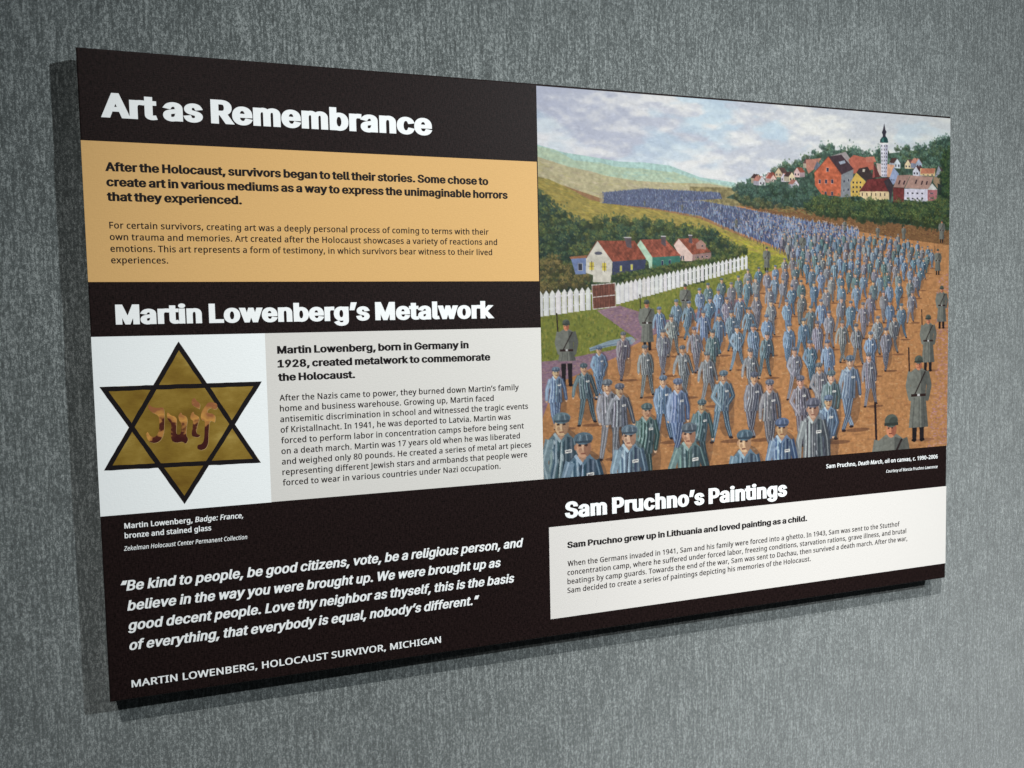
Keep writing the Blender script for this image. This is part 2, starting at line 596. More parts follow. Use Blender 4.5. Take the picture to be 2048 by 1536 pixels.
def poly(pts, col, a=1.0, tex=0.10):
    p = np.asarray(pts, np.float32) * Q
    x0, y0 = np.floor(p.min(0)).astype(int)
    x1, y1 = np.ceil(p.max(0)).astype(int) + 1
    x0, y0, x1, y1 = max(x0, 0), max(y0, 0), min(x1, CW), min(y1, CH)
    if x1 <= x0 or y1 <= y0:
        return
    X = (np.arange(x0, x1) + 0.5)[None, :]
    Y = (np.arange(y0, y1) + 0.5)[:, None]
    m = np.zeros((y1 - y0, x1 - x0), bool)
    n = len(p)
    for i in range(n):
        ax, ay = p[i]
        bx, by = p[i - 1]
        if ay == by:
            continue
        c = (ay > Y) != (by > Y)
        m ^= c & (X < (bx - ax) * (Y - ay) / (by - ay) + ax)
    if not m.any():
        return
    sub = CV[y0:y1, x0:x1]
    c = C3(col)[None, :] * (1 + tex * 2 * GRAIN[y0:y1, x0:x1][m][:, None])
    sub[m] = sub[m] * (1 - a) + c * a


def ell(cx, cy, rx, ry, col, a=1.0, ang=0.0, tex=0.06):
    cx, cy, rx, ry = cx * Q, cy * Q, max(rx * Q, 0.6), max(ry * Q, 0.6)
    R = max(rx, ry) + 1
    x0, y0, x1, y1 = max(int(cx - R), 0), max(int(cy - R), 0), min(int(cx + R) + 2, CW), min(int(cy + R) + 2, CH)
    if x1 <= x0 or y1 <= y0:
        return
    X = (np.arange(x0, x1) + 0.5)[None, :] - cx
    Y = (np.arange(y0, y1) + 0.5)[:, None] - cy
    if ang:
        ca, sa = math.cos(ang), math.sin(ang)
        X, Y = X * ca + Y * sa, -X * sa + Y * ca
    d = (X / rx) ** 2 + (Y / ry) ** 2
    w = np.clip((1.0 - d) * min(rx, ry) * 0.8, 0, 1) * a
    sub = CV[y0:y1, x0:x1]
    c = C3(col)[None, None, :] * (1 + tex * 2 * GRAIN[y0:y1, x0:x1][:, :, None])
    sub += (c - sub) * w[:, :, None].astype(np.float32)


def line(pts, w, col, a=1.0, tex=0.06):
    for (ax, ay), (bx, by) in zip(pts[:-1], pts[1:]):
        dx, dy = bx - ax, by - ay
        l = math.hypot(dx, dy) + 1e-6
        nx, ny = -dy / l * w / 2, dx / l * w / 2
        poly([(ax + nx, ay + ny), (bx + nx, by + ny), (bx - nx, by - ny), (ax - nx, ay - ny)], col, a, tex)


def mix(a, b, t):
    return tuple(a[i] + (b[i] - a[i]) * t for i in range(3))


def jit(c, s):
    k = rs.uniform(-s, s)
    return tuple(min(255, max(0, v + k + rs.uniform(-s, s) * 0.5)) for v in c)


def inside(pts, x, y):
    r = False
    n = len(pts)
    for i in range(n):
        ax, ay = pts[i]
        bx, by = pts[i - 1]
        if (ay > y) != (by > y) and x < (bx - ax) * (y - ay) / (by - ay) + ax:
            r = not r
    return r


def scatter(pts, n):
    p = np.array(pts)
    lo, hi = p.min(0), p.max(0)
    out = []
    k = 0
    while len(out) < n and k < n * 20:
        k += 1
        x, y = rs.uniform(lo[0], hi[0]), rs.uniform(lo[1], hi[1])
        if inside(pts, x, y):
            out.append((x, y))
    return out


def interp(xy, x):
    return float(np.interp(x, [p[0] for p in xy], [p[1] for p in xy]))


def strokes(pts, n, cols, rx, ry, ang=0.0, a=0.7, sd=10):
    for x, y in scatter(pts, n):
        ell(x, y, rx * rs.uniform(.5, 1.5), ry * rs.uniform(.6, 1.3), jit(cols[rs.randint(len(cols))], sd), a, ang + rs.uniform(-.25, .25))


def foliage(pts, n, size, cols, hi=(140, 146, 76), dab=1.6, rag=1.0):
    """clumps of leaf dabs, painted from the back (top) to the front"""
    c = sorted(scatter(pts, n), key=lambda q: q[1])
    for x, y in c:
        s = size * rs.uniform(.6, 1.3)
        base = cols[rs.randint(len(cols))]
        dark = mix(base, (18, 28, 26), .55)
        for k in range(6):
            ell(x + rs.normal(0, s * .45) * rag, y + abs(rs.normal(0, s * .35)), dab * 2.0, dab * 1.6, jit(dark, 7), .6, rs.uniform(0, 3))
        for k in range(12):
            dx, dy = rs.normal(0, s * .42) * rag, rs.normal(-s * .1, s * .38)
            t = min(1, max(0, .5 - dy / s * .7 - dx / s * .25))
            ell(x + dx, y + dy, dab * rs.uniform(.7, 1.4), dab * rs.uniform(.5, 1.1), jit(mix(dark, base, t), 8), .6, rs.uniform(0, 3))
        for k in range(4):
            ell(x + rs.normal(-s * .15, s * .3), y - s * rs.uniform(.1, .5), dab * .8, dab * .55, jit(mix(base, hi, rs.uniform(.1, .6)), 9), .55, rs.uniform(0, 3))


# --- sky -------------------------------------------------------------------
yy = np.linspace(0, 1, CH)[:, None, None]
xx = np.linspace(0, 1, CW)[None, :, None]
cl = vnoise(CW, CH, 150, 21, 5, 2.2)[:, :, None]
cl2 = vnoise(CW, CH, 90, 22, 4, 2.6)[:, :, None]
shade = C3((176, 181, 202)) * (1 - xx) + C3((196, 200, 202)) * xx
light = C3((222, 221, 224)) * (1 - xx) + C3((222, 222, 213)) * xx
rel = vnoise(CW, CH, 110, 23, 5, 1.9)[:, :, None]
rel = np.clip(.5 + (np.roll(rel, -16, 0) - rel) * 4.5 + (cl - .5) * 1.3, 0, 1)
t = rel * rel * (3 - 2 * rel)
CV[:] = shade * (1 - t) + light * t
bl = np.clip((cl2 - .56) / .1, 0, 1) * np.clip(1.2 - 3.2 * yy, 0, 1) * np.clip(1.3 - 1.5 * np.abs(xx - .42), 0, 1)
CV[:] = CV * (1 - .55 * bl) + C3((172, 204, 224)) * .55 * bl
SKY = CV.copy()
for i in range(5200):
    x, y = rs.uniform(0, PW), rs.uniform(0, 135)
    c = SKY[min(CH - 1, int(y * Q)), min(CW - 1, int(x * Q))]
    d = rs.normal(0, 6)
    ell(x, y, rs.uniform(2, 8), rs.uniform(.5, 1.5), (c[0] + d, c[1] + d, c[2] + d), .45, rs.normal(-.06, .22), .03)
# --- hills -----------------------------------------------------------------
h1 = [(-3.5, 61.9), (32.1, 69.8), (62.1, 72.7), (98.9, 76.6), (130.4, 76.3), (162.6, 78.3), (202, 89.9), (249.5, 94.5)]
h2 = [(-3.6, 64), (20.3, 67.1), (43.9, 77.9), (74.2, 78.8), (92.6, 82.4), (136.7, 83.9), (169, 86), (215.4, 95.7), (249.5, 99.7)]
h3 = [(-3.8, 74.7), (14.2, 79.2), (37.8, 85.2), (61.8, 88.6), (80.1, 92.8), (117.5, 97), (155.9, 97.8), (215.4, 96.9), (249.5, 101.5)]
h4 = [(-4.2, 96), (13.8, 99.7), (37.4, 108.6), (61.3, 119.8), (82.7, 123.6), (149, 129.7), (201.6, 137.6), (256.1, 156.5), (312.8, 172.4)]
def below(h, depth):
    return h + [(h[-1][0], h[-1][1] + depth), (h[0][0], h[0][1] + depth)]
poly(below(h1, 40), (162, 196, 188)); poly(below(h2, 40), (172, 192, 164))
strokes(below(h2, 24), 260, [(160, 186, 160), (180, 196, 160), (150, 184, 172)], 5, .9, .12, .5, 6)
poly(below(h3, 40), (178, 168, 128))
strokes(below(h3, 34), 500, [(170, 160, 116), (188, 176, 140), (166, 152, 124), (182, 170, 110), (196, 180, 150)], 4, .8, .15, .55, 8)
poly([(-4.2, 96), (79.7, 119.3), (582.9, 150.1), (587.9, 478.8), (-11.2, 430.9)], (150, 108, 72))
poly([(188.6, 101.2), (239.2, 100.7), (270.3, 104.3), (312.8, 136.4), (188.3, 134.5)], (134, 122, 80), 1, .3)
field = h4 + [(341.9, 184.2), (312.7, 208.5), (269.9, 208.5), (214.8, 173.4), (135.8, 157.2), (-5.5, 159.5)]
poly(field, (158, 140, 66))
strokes(field, 1500, [(150, 132, 58), (172, 150, 62), (140, 128, 66), (184, 158, 70), (128, 120, 60)], 4, .8, .25, .6, 9)
meadow = [(142.4, 148.6), (188.2, 144.8), (235.4, 154.4), (284.2, 166.7), (334.6, 184.3), (298.3, 208.5), (269.9, 208.5), (228.5, 173.2), (174.9, 156.6)]
strokes(meadow, 500, [(178, 170, 44), (190, 180, 50), (160, 160, 44), (146, 150, 48)], 4, .7, .35, .7, 8)
# verge and road earth
road = [(249.4, 123.1), (270.3, 116.1), (356.6, 133), (463.9, 146.9), (583.1, 161.8), (587.3, 438.3), (-11.2, 430.9), (-9.6, 356), (15.5, 315.6), (89.7, 281.6), (154.1, 260.1), (214.4, 228.9), (284.1, 196.5), (341.9, 183), (312.8, 172.4), (256.1, 155.3)]
poly(road, (178, 122, 74))
for i in range(9000):
    x, y = rs.uniform(0, PW), rs.uniform(100, PH)
    if inside(road, x, y):
        ell(x, y, rs.uniform(.8, 2.6), rs.uniform(.35, .8), jit([(192, 134, 80), (206, 150, 98), (160, 104, 62), (186, 112, 58), (212, 168, 120), (150, 98, 70)][rs.randint(6)], 10), .65, rs.uniform(-.5, .5))

for x, y in scatter(road, 900):
    k = .3 + .7 * min(1, max(0, (y - 120) / 260))
    ell(x, y, rs.uniform(3, 9) * k, rs.uniform(.6, 1.6) * k, jit([(132, 86, 56), (150, 96, 58), (204, 156, 108)][rs.randint(3)], 8), .35, rs.uniform(-.3, .3))

# --- hill with wood on the right, stone wall -------------------------------
wood = [(237.1, 105.4), (270.4, 91.4), (312.9, 73.8), (349.2, 58.5), (378.8, 43.8), (408.9, 42.3), (447.5, 46.5), (494.8, 40.5), (543.6, 34.3), (580.9, 15.7), (583, 155.3), (495.9, 146.4), (417, 136.6), (341.9, 128.5), (256.3, 115.3)]
poly([(q[0], q[1] + (7 if q[1] < 110 else 0)) for q in wood], (62, 86, 72), 1, .4)
foliage([(237.1, 105.4), (270.4, 91.4), (312.9, 73.8), (349.2, 58.5), (378.8, 43.8), (408.9, 42.3), (447.5, 47.8), (494.9, 41.8), (543.6, 35.6), (580.9, 17.7), (581.7, 65.8), (416.7, 78.7), (270.3, 107.8)], 330, 6.5, [(84, 120, 104), (98, 132, 112), (74, 106, 88), (88, 112, 76)], (146, 176, 146), 1.3)
walls = [(256.3, 115.3), (312.8, 119.6), (371.5, 125.4), (432.4, 131.3), (495.8, 137.5), (582.9, 144.8), (583.1, 164.4), (496, 156.5), (432.6, 148.7), (371.5, 141.2), (312.8, 132.8), (256.3, 121.2)]
poly(walls, (120, 84, 52))
for x, y in scatter(walls, 900):
    ell(x, y, rs.uniform(.9, 1.8), rs.uniform(.35, .6), jit([(148, 104, 62), (104, 66, 42), (90, 54, 38), (160, 122, 70)][rs.randint(4)], 10), .8, .15)

# --- village ---------------------------------------------------------------
def quad_at(f, u0, v0, u1, v1):
    a, b, c, d = [np.array(q) for q in f]      # tl tr br bl
    g = lambda u, v: tuple((a * (1 - u) + b * u) * (1 - v) + (d * (1 - u) + c * u) * v)
    return [g(u0, v0), g(u1, v0), g(u1, v1), g(u0, v1)]


def windows(f, nx, ny, col=(46, 44, 62), fw=.5, fh=.5, lit=None):
    for i in range(nx):
        for j in range(ny):
            u, v = (i + .5) / nx, (j + .5) / ny
            q = quad_at(f, u - fw / nx / 2, v - fh / ny / 2, u + fw / nx / 2, v + fh / ny / 2)
            poly(q, (205, 195, 180), .6)
            q = quad_at(f, u - fw / nx / 2 * .8, v - fh / ny / 2 * .85, u + fw / nx / 2 * .8, v + fh / ny / 2 * .85)
            poly(q, lit if lit and (i + j) % 2 == 0 else col)


def house(x, y, w, h, wall, roof, side=1, n=(2, 1), depth=.9):
    """small gabled house: gable w wide, eaves height h, ridge running to one side"""
    g = w * .62
    px = x + w / 2
    dx = w * depth * side
    sidewall = [(x + (w if side > 0 else 0), y - h), (x + (w if side > 0 else 0) + dx, y - h - w * .05), (x + (w if side > 0 else 0) + dx, y - w * .06), (x + (w if side > 0 else 0), y)]
    poly(sidewall, mix(wall, (70, 70, 90), .35))
    poly([(x, y - h), (px, y - h - g), (x + w, y - h), (x + w, y), (x, y)], jit(wall, 6))
    e = x + w if side > 0 else x
    poly([(px, y - h - g), (px + dx, y - h - g - w * .04), (e + dx + side * w * .08, y - h + w * .03), (e + side * w * .08, y - h + w * .06)], jit(roof, 6))
    line([(x - w * .06 if side > 0 else x + w * 1.06, y - h + w * .06), (px, y - h - g)], w * .07, mix(roof, (40, 24, 24), .4))
    windows([(x, y - h), (x + w, y - h), (x + w, y), (x, y)], n[0], n[1])
    c = px + dx * .5
    poly([(c, y - h - g - w * .12), (c + w * .1, y - h - g - w * .12), (c + w * .1, y - h - g * .7), (c, y - h - g * .7)], (92, 62, 58))


RED, BROWN, ROSE = (150, 74, 58), (76, 50, 52), (176, 116, 98)
small = [(278.9, 94.4), (292.6, 92.6), (283.5, 96.7), (306.4, 85.7), (300.2, 92.3), (314.8, 91.2), (326.5, 90.8), (333.5, 84.7), (332.7, 98.9), (486.6, 68.1), (503, 67.5), (521.3, 66.7), (516.2, 76.4), (354.7, 73.6)]
for k, (x, y) in enumerate(small[:9]):
    house(x, y, rs.uniform(7, 9.5), rs.uniform(4.5, 7), jit([(214, 190, 150), (206, 170, 160), (190, 186, 190)][k % 3], 10), jit([BROWN, RED, ROSE][k % 3], 10), 1 if k % 2 else -1)
foliage([(256.4, 96.4), (280.4, 96.8), (301.8, 94.8), (332.7, 100.2), (342.1, 94.7), (364.3, 97.8), (373.9, 106.7), (364.3, 121.3), (332.7, 120.8), (286.4, 117), (256.3, 114)], 130, 7, [(62, 92, 80), (74, 104, 88), (56, 84, 60)], (120, 150, 130), 1.3)
for k, (x, y) in enumerate(small[9:14]):
    house(x, y, rs.uniform(8, 10), rs.uniform(5, 7), jit([(196, 200, 206), (210, 190, 150), (150, 160, 186)][k % 3], 8), jit([BROWN, (96, 60, 58), ROSE][k % 3], 8), 1 if k % 2 else -1)
# rear roofs
poly([(350.8, 63.4), (373.8, 60.4), (364.3, 73.2), (354.7, 80), (351.6, 73.7)], ROSE); poly([(362.7, 73.2), (367.4, 64.6), (377, 72.6), (370.6, 79.4)], (96, 104, 120))
poly([(388.3, 57.2), (410.2, 50.9), (418.5, 60.4), (414.4, 71.1), (396.4, 61.4)], (150, 140, 140)); poly([(414.3, 60.6), (422.5, 54.3), (454.2, 58.8), (452.6, 70.9), (422.7, 77.4)], (178, 92, 72))
poly([(440.8, 56.1), (454.2, 54.8), (457.6, 61.3), (442.5, 62.6)], (190, 110, 90)); poly([(457.6, 62.7), (467.8, 63.6), (467.9, 79.6), (461.1, 77.2)], (186, 160, 150))
poly([(472.9, 63.3), (486.6, 64.1), (483.3, 79), (473, 79.4)], (206, 150, 116)); poly([(528.3, 66.4), (553.1, 65.4), (552.4, 75.7), (528.4, 75.3)], (214, 186, 130))
poly([(530.1, 66.4), (553.1, 65.4), (551.4, 72.3), (528.4, 73.2)], (182, 112, 84)); poly([(552.4, 76.4), (558.5, 61.7), (566.7, 75.2)], (140, 146, 156)); poly([(558.5, 61.7), (568.4, 66.2), (569.5, 75.8), (566.7, 75.2)], (72, 56, 60))
windows([(530.2, 73.2), (551.5, 72.6), (551.5, 75.8), (530.2, 75.6)], 3, 1); windows([(554.1, 71.5), (564.9, 71.1), (564.9, 74.6), (554.2, 75)], 3, 1)
# slender tower with two onion domes
tw = [(464.2, 39), (476.1, 38.4), (474.7, 79.4), (465.9, 79.7)]
poly(tw, (206, 204, 216)); poly(quad_at(tw, .6, 0, 1, 1), (150, 150, 176), .6); windows(tw, 3, 9, (52, 50, 66), .42, .55)
poly([(462.5, 37.4), (476.9, 36.6), (476.4, 38.8), (463.2, 39.5)], (226, 222, 220))
poly([(463.3, 37.3), (463.5, 33.7), (466.2, 30.5), (470, 28.7), (474, 30.1), (476, 33.1), (476.1, 36.7)], (26, 66, 66)); poly([(465.5, 36.3), (466.2, 32.6), (469.2, 30.4), (469.6, 36.1)], (70, 130, 120), .7)
poly([(467.2, 30.2), (467.8, 27.5), (466.1, 24.3), (467.8, 20.8), (469.9, 12.7), (471.7, 20.6), (473.6, 23.2), (471.9, 27.3), (472.9, 29.9)], (48, 44, 58))
# the large houses
big = [(363.5, 78.4), (384.2, 58), (403.8, 78.8), (403.1, 105.8), (375.5, 105.3), (364.3, 93.9)]
poly([(403.8, 78.8), (422.6, 72.1), (419.5, 105.9), (403.1, 107.1)], (124, 128, 134)); poly(big, (190, 92, 60), 1, .2)
poly([(384.2, 58), (403.7, 54.8), (422.6, 71.4), (403.8, 79.4)], (66, 48, 56)); poly([(399.6, 63.8), (408.6, 61.5), (410.3, 64.7), (402.1, 67)], (150, 160, 176))
line([(362.7, 79.1), (384.2, 58), (404.3, 79.1)], .8, (120, 60, 46))
windows([(366.7, 85.4), (394.8, 84.4), (394.9, 91.6), (366.7, 92.6)], 3, 1, (44, 48, 74), .4, .75); windows([(380.3, 71.2), (385.9, 71), (385.9, 76.8), (380.3, 77.1)], 1, 1, (44, 48, 74), .8, .9); windows([(375.5, 100.1), (394.9, 99.4), (394.9, 106), (375.5, 106.6)], 2, 1, (44, 48, 74), .35, .8); windows([(404.6, 82.7), (418.5, 78.8), (417.8, 102.7), (404.7, 104.4)], 2, 2, (60, 64, 84), .4, .3)
poly([(426.8, 75.9), (417.8, 88.1), (418.2, 105.3), (440.3, 105.3), (441, 86)], (206, 168, 74)); poly([(426.8, 75.9), (430.9, 70.4), (444.2, 67.9), (456.1, 82.7), (442.7, 85.9)], (58, 46, 46)); poly([(436.7, 71.2), (440.6, 71.1), (439.6, 74.3), (436.3, 74.4)], (186, 176, 160))
windows([(419.4, 85.4), (436, 84.8), (436.1, 102.1), (419.5, 102.6)], 3, 3, (52, 46, 44), .5, .5)
poly([(454.3, 62.8), (464.5, 79.8), (452.7, 81.5)], (92, 46, 46)); poly([(453.4, 64.2), (455.7, 80.1), (451.9, 81.6)], (160, 76, 70))
poly([(484.9, 66.9), (478.2, 81.9), (483.4, 89.8), (493.6, 81.4), (493.6, 74.6)], (136, 150, 184)); windows([(480.7, 81.2), (487.6, 80.9), (487.6, 84.3), (480.8, 84.5)], 2, 1)
poly([(431.9, 98.2), (478.3, 96.7), (478.4, 107.5), (442.8, 109.9), (431.9, 103.6)], (212, 186, 140)); poly([(444.3, 83.8), (478.1, 79.9), (480, 97.4), (431.1, 98.9)], (104, 42, 42), 1, .25); windows([(432.7, 99.5), (474.9, 98.5), (474.9, 104.3), (432.8, 105.5)], 6, 1, (60, 40, 36), .25, .8)
poly([(469.7, 84.9), (478.2, 80.6), (485.1, 89.8), (480.1, 111.5), (478.3, 99.4)], (56, 48, 54)); poly([(491.8, 76.7), (512.6, 75.2), (502.4, 91.9), (485.1, 91.8)], (158, 122, 112)); poly([(484.3, 92.2), (502.4, 92.1), (502.6, 110.9), (485.3, 113.4)], (108, 46, 44), 1, .2)
poly([(512.7, 75.9), (549.7, 76.5), (542.8, 92.6), (503.3, 92.5)], (164, 128, 116)); poly([(502.7, 93), (541, 92.5), (540.9, 109.1), (502.5, 106.8)], (196, 192, 208)); windows([(504.2, 95.2), (535.7, 94.9), (535.9, 107.9), (504.3, 108.8)], 4, 2, (60, 58, 78), .45, .35)
poly([(548, 84.8), (557.1, 92.8), (540.1, 93.3)], (190, 190, 186)); poly([(540.7, 93.3), (556.7, 92.8), (556.4, 107.3), (540.9, 107.8)], (160, 96, 100)); windows([(541.9, 94.7), (552.6, 94.3), (552.8, 106.7), (542.1, 107)], 1, 2, (62, 50, 70), .6, .3)
for u, v in [(493.7, 85.4), (501.4, 85.4), (520.6, 83.8), (530.3, 84.8), (538.3, 84.5)]:
    poly([(u - 1.2, v + 2.4), (u + .8, v - 2.6), (u + 3, v - 2.6), (u + 1.2, v + 2.4)], (50, 36, 44))
poly([(550.6, 76.5), (567.6, 75.8), (567.8, 86.9), (558.9, 92.7), (549.8, 83.4)], (150, 124, 96)); poly([(557, 84.5), (567.8, 86.9), (566.3, 104.9), (558.2, 105.2)], (40, 52, 48))
poly([(351.6, 117.7), (396.6, 111.2), (461.4, 110.7), (521.8, 112.4), (578.9, 101.8), (579.5, 139.4), (550.5, 137.9), (497.6, 133.5), (446.3, 131.9), (413, 130), (380.4, 126.8)], (56, 74, 46), 1, .5)
foliage([(348.4, 115.2), (373.9, 106.7), (396.6, 108.6), (426.1, 105.1), (437.8, 109.4), (461.4, 108), (480.1, 111.5), (500.8, 109.6), (521.8, 110.3), (543, 107), (568, 100.7), (578.8, 97.6), (579.5, 139.4), (550.5, 138.6), (497.6, 134.1), (446.3, 132.5), (413, 130.6), (380.4, 127.4), (351.6, 121.6)], 330, 8, [(66, 90, 52), (84, 104, 56), (50, 74, 52), (74, 84, 42)], (164, 168, 84), 1.4)
foliage([(567.3, 48.3), (577.9, 34), (578.9, 100.4), (568, 100.7), (564, 73.2)], 60, 7, [(44, 70, 46), (58, 84, 48)], (140, 150, 60), 1.3)
strokes([(256.3, 115.3), (312.9, 118.5), (371.5, 124.2), (371.5, 130.2), (312.8, 126.8), (256.3, 121.2)], 120, [(120, 110, 60), (96, 96, 56), (140, 120, 70)], 2.5, .8, .2)

# --- left side: bushes, cottages, lawn, fence ------------------------------
lawn = [(-6.5, 208.2), (59.8, 208.2), (135.4, 194.1), (214.8, 179.2), (270, 175.8), (341.9, 185.4), (291.2, 201.3), (221.2, 230.7), (154.1, 263), (89.6, 287.2), (15.9, 297.3), (-8.4, 298.2)]
poly(lawn, (116, 122, 50))
strokes(lawn, 2600, [(112, 120, 46), (134, 134, 54), (92, 106, 44), (124, 128, 44), (148, 140, 62), (84, 98, 48)], 1.0, 2.0, .2, .6, 9)
strokes([(256, 178.9), (284.2, 169.7), (338.3, 184.3), (291.2, 201.3), (228.1, 223.1), (249, 196.6)], 300, [(166, 160, 50), (150, 150, 48)], 2.5, .8, -.2, .6)
path = [(68.5, 242.9), (96.6, 237.6), (154.2, 254.4), (214.2, 255.4), (269.8, 232.3), (228.1, 232), (160.6, 263.1), (95.9, 290.2), (15.5, 318.4), (-0.2, 356.5), (-9.6, 356), (-8.6, 309.2), (15.8, 301.8), (70.8, 293.5), (118.3, 276.6)]
poly(path, (134, 104, 120)); poly([(-8.4, 298.2), (15.9, 297.3), (89.6, 287.2), (95.8, 294.2), (15.4, 323.9), (-0.3, 362), (-9.7, 361.5)], (134, 104, 120))
path2 = [(-8.4, 299.8), (89.6, 287.2), (95.8, 290.8), (15.4, 321.1), (-0.2, 359.3), (-9.7, 358.8)]
for x, y in scatter(path, 1700) + scatter(path2, 500):
    ell(x, y, rs.uniform(1, 3), rs.uniform(.4, .8), jit([(136, 104, 124), (150, 118, 130), (120, 92, 112), (160, 124, 116)][rs.randint(4)], 9), .7, rs.uniform(-.6, .3))
verge = [(558.4, 208.8), (583.6, 195.8), (587.3, 438.3), (544.5, 435.4), (556, 339.9)]
for x, y in scatter(verge, 700):
    ell(x, y, rs.uniform(1, 3), rs.uniform(.5, .9), jit([(176, 124, 134), (188, 140, 146), (160, 108, 122), (190, 134, 104)][rs.randint(4)], 9), .65, rs.uniform(-.5, .5))
poly([(-4.7, 119.6), (4.7, 117.2), (22, 132.9), (42.7, 145.5), (116.8, 146.3), (201.5, 150.4), (249.1, 173), (242.1, 190.8), (201.1, 208.4), (135.1, 216.9), (72, 219.4), (-6.9, 224.4)], (58, 76, 50), 1, .5)
foliage([(-4.6, 116.4), (4.8, 112.9), (22.1, 129.1), (42.8, 142.2), (67.1, 141.7), (91.8, 139), (116.9, 141.8), (142.5, 139), (165.2, 143), (201.6, 145.7), (228.6, 155.7), (256.1, 173), (249, 190.7), (201.1, 208.4), (135.1, 216.9), (72, 216.6), (-6.8, 219)], 560, 8, [(56, 84, 62), (70, 94, 60), (84, 100, 56), (48, 74, 64), (96, 104, 52)], (158, 158, 74), 1.5)
foliage([(-6.1, 186.5), (18.1, 183.6), (41.8, 197.2), (59.9, 205.5), (59.7, 219.3), (29.3, 221.9), (-6.8, 221.7)], 70, 7, [(116, 104, 56), (98, 96, 50), (130, 112, 62)], (176, 146, 84), 1.4)
def cottage(gable, sidew, roof, chim, gc, sc, rc, lit):
    poly(sidew, sc); poly(gable, gc, 1, .08); poly(roof, rc, 1, .3)
    a, b, c, d = roof
    for k in range(9):
        u = (k + .5) / 9
        line([(a[0] + (b[0] - a[0]) * u, a[1] + (b[1] - a[1]) * u), (d[0] + (c[0] - d[0]) * u, d[1] + (c[1] - d[1]) * u)], .35, mix(rc, (60, 30, 26), rs.uniform(.1, .6)), .7)
    line([gable[0], gable[1]], .9, mix(rc, (50, 30, 28), .3))
    poly(chim, (86, 74, 80)); poly([(chim[0][0] - .5, chim[0][1]), (chim[1][0] + .5, chim[1][1]), (chim[1][0] + .5, chim[1][1] + 1), (chim[0][0] - .5, chim[0][1] + 1)], (190, 186, 186))
# farthest to nearest
cottage([(166.8, 168.6), (173.2, 161.1), (191.6, 179.5), (191.5, 186.9), (177.9, 187), (167.5, 169.8)], [(191.6, 179.5), (216.9, 176.7), (216.9, 184.3), (191.5, 186.3)], [(173.2, 161.1), (198.2, 160.5), (216.9, 176.1), (191.6, 179.5)], [(186.8, 156.6), (191.1, 156.5), (191.7, 167), (186.7, 165.2)], (214, 184, 172), (150, 116, 112), (150, 78, 58), 0)
poly([(196, 167), (203.2, 161.9), (209.7, 167.4), (209.7, 173.1), (197.4, 172.6)], (160, 120, 108)); windows([(202.5, 166.9), (207.5, 166.8), (207.5, 171.2), (202.4, 171.3)], 1, 1); windows([(175.2, 180.2), (181.1, 180.2), (181.1, 186.4), (175.1, 186.4)], 2, 1, (52, 56, 76), .7, .8); windows([(195.9, 180.7), (214, 179.3), (214, 183), (195.8, 184.4)], 3, 1)
cottage([(118.2, 170.4), (123.8, 163), (139, 182.9), (138.5, 195.8), (134.4, 195.2), (134.2, 188.5), (127.7, 182.4)], [(138.7, 183), (175.2, 180.8), (175.1, 188.9), (138.5, 195.8)], [(123.8, 163), (155.6, 162), (176.6, 180.8), (139, 182.9)], [(150.8, 158.4), (156.4, 158.3), (156.9, 170.5), (150.7, 167.5)], (168, 198, 172), (52, 112, 98), (150, 76, 58), 0)
windows([(147, 186), (166.6, 184), (166.6, 192), (146.9, 194.5)], 2, 1, (44, 52, 84), .3, .8)
poly([(35.7, 183.1), (57.9, 181.2), (55.8, 184.2), (37.6, 186.1)], (150, 96, 66)); poly([(37.6, 185.5), (55.8, 184.2), (55.5, 202), (43.1, 202.6)], (104, 122, 166)); windows([(45.3, 189.6), (52.5, 189.5), (52.3, 199), (45.1, 199)], 1, 1, (50, 52, 66), .8, .9)
cottage([(55.8, 184.7), (70, 165), (88.2, 188.1), (87.3, 203.2), (85.2, 211.6), (63.9, 210.9), (64.1, 203.2), (55.6, 200.8)], [(88.2, 188.1), (131.1, 185.4), (128.9, 195.8), (88, 203.2)], [(70, 165), (116.3, 164.3), (131.1, 184.8), (88.2, 188.1)], [(103.4, 160.3), (112.2, 160.2), (112.7, 172.9), (106.6, 171.7)], (198, 192, 178), (56, 62, 92), (138, 68, 50), 1)
windows([(58.4, 187.7), (67, 187.6), (66.8, 199), (58.2, 199)], 1, 1, (206, 186, 70), .8, .9); windows([(74.2, 188.2), (82.2, 188.2), (82, 199.6), (74, 199.6)], 1, 1, (206, 186, 70), .8, .9); windows([(92.2, 192.3), (119.3, 189.2), (119.2, 197.7), (92.1, 200.7)], 2, 1, (196, 190, 76), .22, .8)
ell(*[(71.1, 178.9)][0], 5, 2, (84, 84, 100)); 
for q in ([(58.4, 187.7), (67, 187.6), (66.8, 199), (58.2, 199)], [(74.2, 188.2), (82.2, 188.2), (82, 199.6), (74, 199.6)]):
    line([((q[0][0] + q[1][0]) / 2, q[0][1]), ((q[0][0] + q[1][0]) / 2, q[2][1])], .5, (70, 54, 50)); line([(q[0][0], (q[0][1] + q[2][1]) / 2), (q[1][0], (q[0][1] + q[2][1]) / 2)], .5, (70, 54, 50))
foliage([(88, 203.2), (119.2, 198.3), (146.9, 195.8), (175.1, 189.5), (218.3, 184.3), (240.4, 176.5), (262.8, 168.7), (268.8, 172.4), (247.8, 185.3), (218.3, 193), (189.3, 198.1), (160.8, 203.1), (125.9, 209.2), (91.9, 211.6)], 120, 5, [(70, 92, 48), (86, 102, 50), (104, 106, 54)], (150, 150, 80), 1.2)
